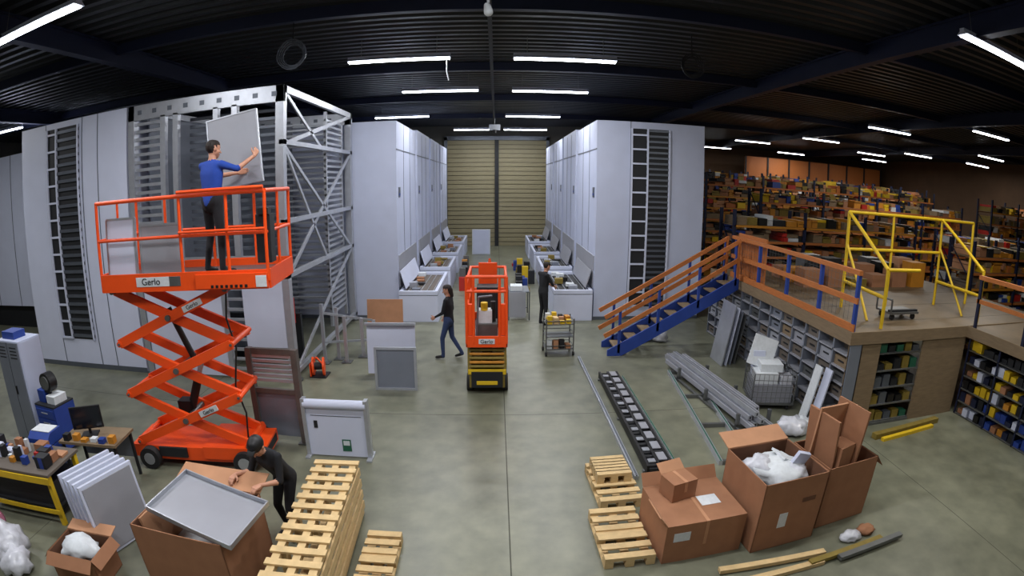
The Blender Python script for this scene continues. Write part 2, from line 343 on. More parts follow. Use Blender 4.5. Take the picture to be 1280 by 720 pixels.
for zc in(.81,2.37):
    t_=text('Gerlo',.085,(.42,-.403,zc+.42*.41),(0,0,0),'black',o); t_.rotation_euler=(RY(-sl)@RX(math.pi/2)).to_euler()
for i,(x0,x1,z1,m) in enumerate(((-.9,-.4,3.78,'white'),(-.34,.34,3.66,'panelmid'))):
    b=B('cladding_panel',(-4.62,6.6,0),.12); y=-.42+.05*i; zl=2.93
    b.obox(((x0+x1)/2,y,(zl+z1)/2),(x1-x0,.03,z1-zl),RX(-.04),m)
    for x in(x0,x1): b.obox((x,y,(zl+z1)/2),(.03,.045,z1-zl),RX(-.04),'alu')
    for z in(zl+.015,z1): b.obox(((x0+x1)/2,y-(z-(zl+z1)/2)*-.04,z),(x1-x0,.045,.03),RX(-.04),'alu')
    b.done()

# ------------------------------------------------------------ small scissor lift centre
b=B('small_scissor_lift',(-.19,10.4,0),0)
b.box(-.34,.34,-.85,.85,.14,.5,'olive'); b.box(-.3,.3,-.9,-.85,.16,.48,'dark'); b.box(-.36,.36,-.88,-.84,.42,.52,'yellow'); b.box(-.2,.2,-.91,-.9,.22,.3,'yellow')
for x in(-.4,.28):
    for y in(-.6,.6): b.tube((x,y,.17),(x+.12,y,.17),.17,'rubber',18); b.tube((x-.004,y,.17),(x+.124,y,.17),.09,'yellow',12)
for k in range(5):
    z=.56+k*.085
    for x in(-.3,.3):
        b.bar((x,-.8,z),(x,.8,z+.05),.05,.06,'olive'); 
    b.tube((-.33,-.8,z),(.33,-.8,z),.03,'amber' if k%2 else 'olive',8); b.tube((-.33,.8,z),(.33,.8,z),.03,'olive',8)
b.box(-.1,.1,-.6,.3,.55,.9,'dark'); b.box(-.37,-.33,-.84,-.8,.4,1.0,'olive'); b.box(.33,.37,-.84,-.8,.4,1.0,'olive')
b.box(-.38,.38,-.9,.95,1.0,1.05,'steel')
for a in((-.39,-.36,-.92,.97),(.36,.39,-.92,.97),(-.39,.39,-.92,-.89),(-.39,.39,.94,.97)): b.box(*a,.98,1.2,'orange')
for z in(2.2,1.72):
    b.path([(-.37,-.9,z),(-.37,.95,z),(.37,.95,z),(.37,-.9,z)],.03,'orange')
b.path([(-.37,-.9,2.32),(.37,-.9,2.32)],.032,'orange'); b.path([(-.37,-.9,2.05),(.37,-.9,2.05)],.03,'orange')
for x in(-.37,-.24,.24,.37): b.tube((x,-.9,1.05),(x,-.9,2.32),.028,'orange')
for x in(-.37,.37):
    for y in(-.2,.4,.95): b.tube((x,y,1.05),(x,y,2.2),.024,'orange')
b.box(-.36,-.26,-.88,-.8,1.2,1.8,'orange'); b.box(.26,.36,-.88,-.8,1.2,1.8,'orange'); b.box(-.2,.2,.9,.96,1.2,2.3,'orange')
b.box(-.2,.2,-.6,-.2,1.05,1.35,'steel'); b.box(-.16,.1,-.55,-.3,1.35,1.6,'foam'); b.box(-.22,.22,.2,.6,1.05,1.9,'dark'); b.tube((.12,-.4,1.35),(.12,-.4,1.75),.05,'black'); b.tube((-.05,-.5,1.6),(-.05,-.5,1.75),.07,'yellow'); b.path([(-.2,-.7,1.06),(-.15,-.7,1.9),(.1,-.6,1.9)],.02,'panelgrey')
b.box(-.15,.15,-.935,-.925,1.05,1.15,'foam'); o=b.done(.006)
text('Gerlo',.1,(0,-.94,1.1),(math.pi/2,0,0),'black',o)

# ------------------------------------------------------------ mezzanine + stairs
rr=random.Random(3)
b=B('mezzanine'); X=5.9; YA=7.15; YB=13.6; H=1.8; XE=12.7
b.box(X,XE,YA,YB,H-.12,H,'deck'); b.box(X-.03,XE,YA-.03,YA,H-.2,H+.02,'plywood'); b.box(X-.03,X,YA,YB,H-.2,H+.02,'plywood')
b.box(9.15,XE,3.0,YA,H-.12,H,'deck'); b.box(9.12,9.15,3.0,YA,H-.2,H+.02,'plywood')
for k in range(5): b.box(X+.02,XE-.02,YA+.05+1.25*(k+.5),YA+.058+1.25*(k+.5),H,H+.002,'joint')
b.box(X+.25,X+.3,YA,YB,0,H-.12,'bench')
for k in range(14): y=YA+k*(YB-YA)/13; b.box(X,X+.26,y-.02,y+.02,0,H-.12,'panelgrey')
for k in range(7): z=.02+k*.27; b.box(X,X+.26,YA,YB,z,z+.03,'panelmid')
for k in range(13):
    for j in range(6):
        y=YA+k*(YB-YA)/13; z=.05+j*.27; q=rr.random()
        if q<.8:
            m_=rr.choice(['panelgrey','bench','panelmid','steel','bench','plywood'])
            b.box(X+.05,X+.2,y+.035,y+.46,z,z+.15+rr.random()*.05,m_); b.box(X+.04,X+.05,y+.16,y+.34,z+.08,z+.11,'dark')
b.box(X,X+.75,YA,YA+.04,0,H-.12,'plywood'); b.box(X+1.9,X+3.25,YA,YA+.04,0,H-.12,'plywood'); b.box(X+.75,X+1.9,YA+.6,YA+.64,0,H-.12,'dark')
b.box(X+.75,X+1.9,YA,YA+.6,0,.05,'steel')
for j in range(5):
    z=.05+j*.33; b.box(X+.75,X+1.9,YA+.02,YA+.6,z,z+.025,'steel')
    for i in range(5):
        x=X+.8+i*.22; b.box(x,x+.17,YA+.05,YA+.4,z+.025,z+.12+rr.random()*.14,rr.choice(['green','dark','dark','olive','aludark','black','olive']))
for x in(9.25,XE-.1): b.box(x-.08,x+.08,3.1,3.26,0,H-.12,'blue')
b.box(XE-.1,XE,YB-.1,YB,0,H-.12,'blue'); b.done()
b=B('mezzanine_railing')
ys=[7.2,8.35,9.6,10.9,12.2]
for y in ys: b.box(X+.01,X+.08,y-.03,y+.03,H+.001,2.78,'blue')
b.box(X,X+.08,7.15,12.4,2.78,2.86,'orangewood'); b.box(X+.005,X+.05,7.15,12.4,2.3,2.4,'orangewood'); b.box(X+.005,X+.04,7.15,12.4,H+.021,H+.15,'orangewood')
for y in(3.1,4.4,5.7,7.0): b.box(9.18,9.24,y-.03,y+.03,H+.001,2.76,'navy')
b.box(9.16,9.24,3.05,7.05,2.76,2.84,'orangewood'); b.box(9.18,9.22,3.05,7.05,2.3,2.38,'orangewood')
for k in range(40):
    y=7.2+k*.128; b.box(X+.09,X+.094,y,y+.004,H+.15,2.78,'steel')
for k in range(7): z=1.98+k*.12; b.box(X+.09,X+.094,7.2,12.2,z,z+.004,'steel')
b.done()
b=B('plywood_board',(6.12,10.95,1.8)); b.box(0,.04,0,1.5,.003,1.12,'orangewood'); b.box(.04,.5,.1,.16,.003,.06,'plywood'); b.box(.04,.5,1.3,1.36,.003,.06,'plywood'); b.done()
b=B('parts_shelving',(9.2,3.6,0))
for k in range(5): y=k*.86; b.box(0,.03,y,y+.04,0,1.58,'navy'); b.box(.5,.53,y,y+.04,0,1.58,'navy')
b.box(.5,.52,0,3.48,0,1.58,'dark')
cs=['blue','navy','yellow','yellow','yellow','card','white','black','dark','amber','dark']
for j in range(6):
    z=.03+j*.265; b.box(0,.5,0,3.48,z-.02,z,'steel')
    for i in range(20):
        y=.05+i*.17
        if y>3.35: continue
        hh=.08+rr.random()*.12; b.box(.02+rr.random()*.08,.4,y,y+.14,z,z+hh,rr.choice(cs))
b.done()
b=B('yellow_safety_gate',(0,0,1.801)); r=.035
for x in(6.75,9.7):
    b.path([(x,7.35,0),(x,7.35,1.05),(x+.25,9.0,1.95),(x+.25,9.0,0)],r,'yellow'); b.path([(x,7.35,.55),(x+.25,9,.55)],r,'yellow'); b.path([(x+.1,7.9,0),(x+.25,9,1.3)],r*.8,'yellow')
for z,y in((1.95,9.0),(1.2,9.0)): b.path([(7.0,y,z),(11.2 if z>1.9 else 9.95,y,z)],r,'yellow')
b.path([(6.75,7.35,1.05),(7.6,7.35,1.05)],r,'yellow'); b.path([(11.2,9,1.95),(11.2,9,0)],r,'yellow'); b.path([(9.7,7.35,1.05),(10.5,8.2,1.1)],r,'yellow')
b.path([(8.3,9,0),(8.3,9,1.95)],r*.8,'yellow'); b.done()
b=B('hand_pallet_trolley',(7.4,7.8,1.801)); b.box(0,.8,0,.5,.12,.16,'steel'); b.box(0,.8,.05,.12,.16,.2,'dark'); b.path([(0,.02,.16),(0,.02,.4),(.0,.48,.4),(0,.48,.16)],.02,'steel')
for x in(.1,.7):
    for y in(.08,.42): b.tube((x,y-.02,.06),(x,y+.02,.06),.06,'rubber',12); b.tube((x,y,.06),(x,y,.13),.012,'steel',6)
b.done()
b=B('cardboard_boxes_on_deck',(7.3,11.0,1.801))
for i in range(18):
    x=(i%6)*.75; y=(i//6)*.6; b.box(x,x+.55,y,y+.45,0,.2+rr.random()*.5,rr.choice(['card','dark','amber','steel','olive','black','card2']))
b.done()
b=B('wooden_staircase'); n=9; xa,xb=2.75,5.86; ya,yb=11.75,12.5
for i in range(n):
    t=(i+.5)/n; x=xa+(xb-xa)*t; z=1.8*(i+1)/(n+.5); b.box(x-.14,x+.14,ya+.05,yb-.05,z-.035,z,'plywood')
for y in(ya,yb-.05):
    b.prism([(xa-.15,y,0),(xa+.2,y,0),(xb,y,1.6),(xb,y,1.86),(xb-.1,y,1.86),(xa-.15,y,.14)],(0,.05,0),'blue')
    for t in(.04,.34,.66,.97):
        x=xa+(xb-xa)*t; z=1.75*t; b.box(x-.03,x+.03,y,y+.05,z,z+1.05,'blue')
    for dz in(1.05,.6): b.bar((xa-.25,y-.02,dz-.1),(xb-.03,y-.02,1.75+dz),.04,.1,'orangewood')
    b.bar((xb-.07,y-.02,2.8),(xb-.07,y-.02,1.9),.05,.08,'orangewood')
b.done()

# ------------------------------------------------------------ background racks on the right
def rack(x0,x1,y,h,levels,seed,dens=.95,cols=None,up='navy',bm='orangewood'):
    r=random.Random(seed); D=1.1
    b=B('pallet_rack',(x0,y,0)); W=x1-x0; n=max(1,round(W/2.7))
    for i in range(n+1):
        x=W*i/n
        for yy in(0,D-.08): b.box(x-.05,x+.05,yy,yy+.08,0,h,up)
        for k in range(int(h)): b.bar((x,.04,k),(x,D-.04,k+1),.03,.03,up)
    lv=[h*(j)/levels for j in range(levels)]
    for z in lv[1:]:
        for yy in(0,D-.05): b.box(0,W,yy,yy+.05,z-.07,z,bm if r.random()<.7 else 'amber')
        b.box(0,W,.05,D-.05,z-.03,z,'plywood')
    o=b.done()
    g=B('stored_goods',parent=o); cols=cols or ['amber','amber','amber','yellow','card','card','card2','orangewood','olive','dark','dark','black','plywood','red','foam','blue','olive','plywood','bench']  # dark and black boxes also paint in the shadows among the goods
    for j,z in enumerate(lv):
        hh=h/levels-.12; x=.1
        while x<W-.3:
            w_=r.uniform(.1,.45)
            if r.random()<dens:
                k=r.uniform(.5,1)*hh; c=r.choice(cols)
                q=0
                while q<k-.03:
                    s_=min(r.uniform(.1,.3),k-q); d0=r.uniform(.02,.2); g.box(x,x+w_,d0,D-.1,z+q+.005,z+q+s_-.01,c); q+=s_
                    if r.random()<.5: c=r.choice(cols)
            x+=w_+.03
    g.done()
rack(7.3,15.3,15.2,3.4,7,1); rack(10,22,18.5,4.1,8,2); rack(9.3,24,22.5,4.7,9,3); rack(10,28,27,5.0,9,4); rack(11,31,33,5.2,8,5)
rack(16.5,26,14.2,3.2,7,8); rack(13.4,21,10.6,3.2,7,9); rack(24,32,18,4.7,8,10)
b=B('orange_partition_wall'); b.box(19,33,38,38.15,0,6.6,'orangewood'); 
for x in range(19,34,2): b.box(x-.06,x+.06,37.9,38,0,6.6,'dark')
b.done()

# ------------------------------------------------------------ floor items right of centre
b=B('roller_conveyor',(2.12,6.4,0),0)
for x in(0,.17,.36): b.box(x,x+.04,0,3.9,.02,.16,'black')
b.box(.02,.38,0,3.9,.05,.1,'dark')
for k in range(30):
    y=.08+k*.13; b.tube((.05,y,.11),(.38,y,.11),.035,'dark',8)
for k in range(11): b.box(.22,.35,.15+k*.35,.38+k*.35,.15,.165,'panelmid'); b.box(.05,.16,.1+k*.35,.2+k*.35,.15,.165,'alu')
for y in(.1,1.9,3.8): b.box(-.03,.45,y-.03,y+.03,0,.03,'steel')
b.done()
b=B('aluminium_rail',(1.92,6.3,0),.01); b.box(0,.06,0,5.3,0,.06,'alu'); b.box(.02,.04,0,5.3,.06,.08,'aludark'); b.done()
b=B('aluminium_rail',(2.62,6.3,0),0.0); b.box(0,.04,0,4.0,0,.05,'alu'); b.box(.01,.03,0,4,.05,.06,'green'); b.done()
b=B('floor_frame',(3.3,6.5,0),-.1)
for x in(0,.5): b.box(x,x+.06,0,4.0,0,.08,'alu'); b.box(x+.02,x+.04,0,4,.08,.085,'green')
for y in(0,1.3,2.6,3.94): b.box(.06,.5,y,y+.06,.0,.07,'steel')
b.done()
b=B('aluminium_profile_bundle',(4.2,7.3,0),.12)
for y in(.3,1.5,2.7): b.box(-.1,.62,y,y+.06,.06,.11,'steel'); b.box(-.1,-.04,y,y+.06,0,.3,'steel'); b.box(.58,.64,y,y+.06,0,.3,'steel')
for x in(-.1,.58): b.box(x,x+.05,.1,3.0,.02,.06,'steel')
for i,(x,z,l,o_) in enumerate(((0,0,3.6,0),(.12,0,3.8,.1),(.24,0,3.3,.2),(.36,0,3.7,-.2),(.06,.1,3.5,.2),(.18,.1,3.7,0),(.3,.1,3.1,.4),(.12,.2,3.4,.1),(.25,.2,3.0,.3))):
    z+=.11; b.box(x,x+.09,o_,o_+l,z,z+.09,'alu' if i%2 else 'panelmid'); b.box(x+.03,x+.06,o_-.002,o_+l+.002,z+.02,z+.07,'dark'); b.box(x+.035,x+.055,o_+.01,o_+l-.01,z+.085,z+.092,'aludark')
b.done(.004)
b=B('wire_cage_trolley',(4.72,8.35,0),-.25)
for x in(.08,.75):
    for y in(.08,.7): b.tube((x-.02,y,.06),(x+.02,y,.06),.06,'rubber',12)
b.box(0,.85,0,.8,.11,.15,'steel')
b.box(.04,.81,.05,.75,.15,.5,'panelmid'); b.box(.05,.5,.1,.5,.5,.7,'foam'); b.box(.15,.6,.2,.6,.7,.85,'foam'); b.obox((.25,.6,.97),(.5,.04,.6),RX(-.35)@RY(.3),'foam'); b.box(.55,.8,.1,.4,.5,.64,'film'); b.box(.06,.3,.55,.7,.5,1.0,'white')
for x in(0,.85):
    for y in(0,.8): b.tube((x,y,.12),(x,y,.72),.014,'steel',8)
for z in(.15,.26,.37,.48,.6,.72): b.path([(0,0,z),(.85,0,z),(.85,.8,z),(0,.8,z),(0,0,z)],.006,'steel',6)
for k in range(1,9):
    for y in(0,.8): b.tube((k*.094,y,.15),(k*.094,y,.72),.005,'steel',6)
    for x in(0,.85): b.tube((x,k*.089,.15),(x,k*.089,.72),.005,'steel',6)
b.done()
b=B('plastic_film_pile',(4.95,7.3,0)); b.crumple((.1,0,.1),.3,.25,.18,'film'); b.crumple((.4,.1,.08),.2,.2,.14,'foam'); b.done()
b=B('leaning_boards',(5.2,11.0,0),0)
for k in range(4): b.obox((.05+.12*k,.1+.04*k,.72-.04*k),(.03,.7,1.45-.08*k),RY(.16),['alu','white','panelgrey','steel'][k])
b.done()
b=B('leaning_boards',(5.62,7.45,0)); 
for k in range(2): b.obox((.12-.1*k,.1+.2*k,.52),(.03,.22,1.05),RY(.2),['white','foam'][k])
b.done()
b=B('wooden_beam',(6.5,6.6,0),.1); b.box(0,1.9,0,.12,0,.1,'olive'); b.box(.1,1.6,-.12,-.04,0,.06,'yellow'); b.done()
b=B('rubble_bags',(3.35,12.85,0)); b.crumple((.1,0,.12),.25,.18,.2,'foam'); b.crumple((.5,.1,.12),.25,.2,.22,'panelgrey'); b.crumple((.9,0,.1),.2,.18,.2,'film'); b.done()
b=B('tool_trolley',(1.15,11.8,0),.08)
for x in(0,.65):
    for y in(0,.45): b.tube((x,y,.1),(x,y,.9),.015,'steel'); b.tube((x-.02,y,.05),(x+.02,y,.05),.05,'rubber',12)
for z in(.15,.45,.75): 
    b.box(0,.65,0,.45,z,z+.02,'steel')
    b.path([(0,0,z+.1),(.65,0,z+.1),(.65,.45,z+.1),(0,.45,z+.1),(0,0,z+.1)],.01,'steel',6)
for i in range(20): 
    x=.03+(i%4)*.15; y=.03+((i//4)%3)*.14; z=.77 if i<12 else .17; b.box(x,x+.11,y,y+.1,z,z+.06+rr.random()*.18,rr.choice(['amber','card2','foam','yellow','dark','wood']))
b.done()
def pallet(name,loc,rz,w,l):
    b=B(name,loc,rz)
    for x in(0,w/2-.05,w-.1):
        b.box(x,x+.1,0,l,0,.022,'wood')
        for y in(0,l/2-.07,l-.14): b.box(x,x+.1,y,y+.14,.022,.1,'wood')
    for y in(0,l/2-.05,l-.1): b.box(0,w,y,y+.1,.1,.122,'wood')
    n=6
    for k in range(n): y=k*(l-.1)/(n-1); b.box(0,w,y,y+.1,.122,.144,'wood')
    b.done()
pallet('wooden_pallet',(1.3,5.6,0),.05,.58,1.0); pallet('wooden_pallet',(1.15,4.45,0),.03,.58,1.0); pallet('wooden_pallet',(1.32,6.02,.146),.05,.48,.5)
def openbox(name,loc,rz,w,d,h,flaps=(1,1,1,1),m='card',fa=.6):
    b=B(name,loc,rz); t=.012
    b.box(0,w,0,d,0,t,m); b.box(0,w,0,t,0,h,m); b.box(0,w,d-t,d,0,h,m); b.box(0,t,0,d,0,h,m); b.box(w-t,w,0,d,0,h,m)
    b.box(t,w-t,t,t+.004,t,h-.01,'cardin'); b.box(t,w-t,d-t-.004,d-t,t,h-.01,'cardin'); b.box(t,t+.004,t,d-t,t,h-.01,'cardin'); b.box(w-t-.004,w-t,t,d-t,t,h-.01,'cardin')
    fl=min(w,d)*.38; c,s_=math.cos(fa)*fl,math.sin(fa)*fl
    if flaps[0]: b.prism([(0,0,h),(w,0,h),(w,-c*.7,h-s_),(0,-c*.7,h-s_)],(0,.008,.008),m)
    if flaps[1]: b.prism([(0,d,h),(w,d,h),(w,d+c,h+s_*.4),(0,d+c,h+s_*.4)],(0,-.008,.008),'card2')
    if flaps[2]: b.prism([(0,0,h),(0,d,h),(-c*.6,d,h-s_),(-c*.6,0,h-s_)],(.008,0,.008),m)
    if flaps[3]: b.prism([(w,0,h),(w,d,h),(w+c*.6,d,h-s_),(w+c*.6,0,h-s_)],(-.008,0,.008),m)
    return b
b=B('closed_cardboard_box',(1.8,4.45,0),.08); b.box(0,1.0,0,.85,0,.53,'card'); b.box(.48,.52,-.002,.852,.2,.532,'card2'); b.box(.1,.3,-.004,0,.3,.42,'foam'); b.box(.55,.8,.3,.5,.53,.533,'foam'); b.prism([(0,.0,.53),(0,.4,.53),(-.1,.4,.66),(-.1,0,.66)],(.008,0,.008),'card2'); b.prism([(0,.85,.53),(1,.85,.53),(1,.95,.66),(0,.95,.66)],(0,.008,.008),'card'); b.done(.006)
b=B('small_cardboard_box',(1.98,4.9,.536),.3); b.box(0,.34,0,.28,0,.24,'card'); b.prism([(0,.28,.24),(.34,.28,.24),(.34,.4,.32),(0,.4,.32)],(0,.006,.006),'card2'); b.box(.16,.2,-.002,.282,.1,.242,'card2'); b.done(.005)
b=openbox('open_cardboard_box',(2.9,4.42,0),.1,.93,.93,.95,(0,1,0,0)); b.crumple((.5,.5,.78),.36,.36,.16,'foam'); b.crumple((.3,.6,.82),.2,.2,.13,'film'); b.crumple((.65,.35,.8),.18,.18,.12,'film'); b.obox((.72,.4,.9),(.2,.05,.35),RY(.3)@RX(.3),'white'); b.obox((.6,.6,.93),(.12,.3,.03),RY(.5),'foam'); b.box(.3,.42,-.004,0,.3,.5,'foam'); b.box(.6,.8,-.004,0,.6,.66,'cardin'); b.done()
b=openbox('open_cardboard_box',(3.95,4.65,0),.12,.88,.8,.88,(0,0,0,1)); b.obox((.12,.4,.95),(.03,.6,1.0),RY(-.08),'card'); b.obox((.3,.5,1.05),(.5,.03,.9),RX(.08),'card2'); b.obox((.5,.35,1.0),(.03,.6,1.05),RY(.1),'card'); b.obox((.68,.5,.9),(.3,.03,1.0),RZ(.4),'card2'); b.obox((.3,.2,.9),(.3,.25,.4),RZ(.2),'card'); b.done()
b=B('timber_offcuts',(2.1,3.85,0))
for i,(x,y,a,l,m) in enumerate(((0,.1,.05,1.6,'wood'),(.3,.3,-.02,1.4,'wood'),(1.4,.2,.1,1.2,'olive'),(1.8,.15,.1,1.1,'steel'))):
    b.obox((x+l/2,y,.03+.012*i),(l,.08,.05),RZ(a),m)
b.done()
b=B('plastic_film_pile',(4.3,4.3,0)); b.crumple((0,0,.04),.16,.1,.08,'film'); b.crumple((.3,.05,.04),.14,.1,.07,'card'); b.done()

# ------------------------------------------------------------ aisle items
b=B('white_board',(-1.35,29,0)); b.obox((.5,.1,.7),(1.0,.04,1.4),RX(-.08),'foam'); b.obox((.5,.07,.7),(.9,.02,1.3),RX(-.08),'white'); b.done()
b=B('traffic_cone',(-.3,22.5,0)); b.tube((0,0,.03),(0,0,.75),.2,'orange',16,.04); b.box(-.26,.26,-.26,.26,0,.04,'orange'); b.tube((0,0,.35),(0,0,.5),.135,'foam',16,.1); b.done()
b=B('aisle_trolley',(.35,15.1,0)); 
for x in(0,.6):
    for y in(0,.9): b.tube((x,y,0),(x,y,.85),.02,'steel')
b.box(0,.6,0,.9,.83,.86,'aludark'); b.box(0,.5,-.03,0,.1,.85,'panelmid'); b.box(.05,.4,.1,.5,.86,1.0,'foam'); b.box(.1,.55,.3,.8,.3,.33,'steel'); b.done()
b=B('tool_pile',(.9,19,0))
for i in range(16): 
    x=rr.uniform(-.2,.4); y=i*.4; s_=.25; b.box(x,x+s_,y,y+s_,0,.1+rr.random()*.5,rr.choice(['blue','dark','yellow','black','steel','red','olive']))
b.done()
b=B('tool_pile',(-1.5,19.3,0))
for i in range(9): 
    x=rr.uniform(0,.2); y=i*.4; b.box(x,x+.22,y,y+.25,0,.3+rr.random()*.6,rr.choice(['blue','dark','steel','black','panelgrey','amber','red']))
b.done()

# ------------------------------------------------------------ left foreground
b=B('metal_locker',(-8.85,6.1,0),-.05); b.box(0,.75,0,.55,.05,1.9,'white2'); b.box(0,.75,0,.55,0,.05,'dark'); b.box(.02,.73,-.02,0,.07,1.88,'panelgrey'); b.box(.37,.38,-.024,-.02,.07,1.88,'dark'); b.box(.75,.76,.02,.53,.07,1.88,'white2')
for z in(1.6,1.66,1.72,1.78): b.box(.08,.3,-.024,-.02,z,z+.02,'dark'); b.box(.45,.67,-.024,-.02,z,z+.02,'dark')
b.box(.41,.44,-.05,-.02,.95,1.1,'black'); b.box(.1,.5,.1,.4,1.9,2.03,'blue'); b.done(.01)
b=B('blue_tool_cabinet',(-7.85,5.95,0),-.1); b.box(0,.6,0,.5,.08,.85,'blue')
for k in range(4): b.box(.03,.57,-.015,0,.12+k*.18,.27+k*.18,'blue'); b.box(.2,.4,-.03,-.015,.2+k*.18,.22+k*.18,'alu')
b.box(0,.6,0,.5,.85,.88,'dark'); b.box(.05,.25,.1,.3,.88,1.1,'blue'); b.box(.3,.55,.1,.4,.88,1.02,'foam')
for x in(.08,.52):
    for y in(.08,.42): b.tube((x-.02,y,.04),(x+.02,y,.04),.04,'rubber',10)
b.tube((.3,.15,1.22),(.3,.32,1.22),.17,'black',20); b.tube((.3,.13,1.22),(.3,.15,1.22),.12,'steel',20); b.tube((.3,.22,.88),(.3,.22,1.1),.03,'black'); b.done(.006)
b=B('office_desk',(-6.4,5.12,0),.15); b.box(0,1.1,0,.6,.72,.76,'plywood')
for x in(.03,1.03):
    for y in(.03,.53): b.box(x,x+.04,y,y+.04,0,.72,'dark')
b.box(.05,1.05,.55,.57,.3,.7,'panelgrey')
b.done()
b=B('computer_monitor',(-6.0,5.5,.761),.5); b.box(-.14,.14,-.1,.1,0,.015,'black'); b.box(-.02,.02,0,.03,.015,.2,'black'); b.box(-.26,.26,-.03,.0,.1,.45,'black'); b.box(-.24,.24,-.034,-.03,.12,.43,'screen'); b.done(.004)
b=B('desk_clutter',(-6.35,5.15,.761),.15)
for i in range(6): x=.05+i*.17; b.box(x+.0,x+.1,.03*(i%2),.03*(i%2)+.1,0,.03+rr.random()*.08,rr.choice(['card','foam','dark','amber','blue']))
b.done()
b=B('blue_parts_bins',(-7.0,4.95,0),.1); b.box(0,.5,0,.4,0,.3,'steel')
for k in range(3):
    z=.3+k*.2; b.prism([(0.02,0,z),(.02,0,z+.1),(.02,.1,z+.18),(.02,.38,z+.18),(.02,.38,z)],(.46,0,0),'blue'); b.box(.05,.45,.1,.35,z+.181,z+.195,rr.choice(['foam','dark','amber']))
b.done(.004)
b=B('industrial_workbench',(-7.6,3.95,0),.12); b.box(0,1.9,0,.8,.76,.8,'bench')
for x in(.03,1.8):
    for y in(.03,.7): b.box(x,x+.07,y,y+.07,0,.76,'yellow')
b.box(0,1.9,-.02,.0,.66,.76,'yellow'); b.box(0,1.9,-.01,.01,.2,.27,'yellow'); b.box(.05,1.85,.05,.75,.25,.28,'dark'); b.box(.1,1.8,.1,.7,.28,.6,'dark'); b.done(.005)
b=B('bench_clutter',(-7.5,4.05,.801),.12)
for i in range(34):
    x=.05+rr.random()*1.5; y=.05+rr.random()*.45; s_=rr.uniform(.05,.2); b.box(x,x+s_,y,y+s_*.8,0,rr.uniform(.03,.2),rr.choice(['card','blue','card2','dark','foam','dark','red','amber','card','white']))
b.done()
b=B('stacked_cladding_panels',(-5.25,4.1,0),-.3)
for k in range(5):
    x=k*.13; R=RY(-.12)
    b.obox((x+.05,.35,.49),(.05,.85,.96),R,'white'); b.obox((x+.08,.35,.49),(.012,.78,.88),R,'panelmid')
b.done(.006)
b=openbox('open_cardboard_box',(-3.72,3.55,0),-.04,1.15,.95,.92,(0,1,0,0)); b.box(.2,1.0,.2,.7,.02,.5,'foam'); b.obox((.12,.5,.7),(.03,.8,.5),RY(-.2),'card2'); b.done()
b=B('sheet_metal_cover',(-2.93,3.95,1.0),-.2); R=RX(.1)@RY(.12); b.obox((0,0,0),(1.12,.72,.015),R,'panelmid')
for s_ in(-1,1): b.obox(R@Vector((0,s_*.355,.03)),(1.12,.015,.06),R,'alu'); b.obox(R@Vector((s_*.555,0,.03)),(.015,.72,.06),R,'alu')
b.done()
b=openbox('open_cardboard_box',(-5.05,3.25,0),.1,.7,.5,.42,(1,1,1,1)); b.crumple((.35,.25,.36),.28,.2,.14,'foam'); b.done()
b=B('plastic_waste_bags',(-6.1,3.3,0)); b.crumple((0,0,.2),.38,.28,.3,'film'); b.crumple((-.5,.15,.2),.35,.28,.3,'magenta'); b.crumple((.35,-.15,.12),.25,.22,.2,'film'); b.crumple((-.9,0,.2),.35,.3,.32,'foam'); b.crumple((-.3,-.2,.25),.25,.2,.25,'panelgrey'); b.done()
b=B('stacked_wooden_pallets',(-2.1,3.3,0),.045)
W=.5; Ln=2.2
for x in(0,W-.08):
    for z in(.72,.02): b.box(x,x+.08,0,Ln,z,z+.06,'wood')
    for y in(0,.5,1.0,1.5,Ln-.1): b.box(x,x+.08,y,y+.1,.08,.72,'wood')
b.box(W/2-.04,W/2+.04,0,Ln,.72,.78,'wood')
for k in range(12): y=k*(Ln-.1)/11; b.box(-.03,W+.03,y,y+.09,.78,.805,'wood')
for k in range(4): b.box(W+.0,W+.02,0,Ln,.12+k*.16,.22+k*.16,'wood')
for k in range(6): y=k*.4; b.box(0,W,y,y+.09,.3,.32,'wood')
b.done()
pallet('wooden_pallet',(-1.52,4.1,0),.0,.4,.9)

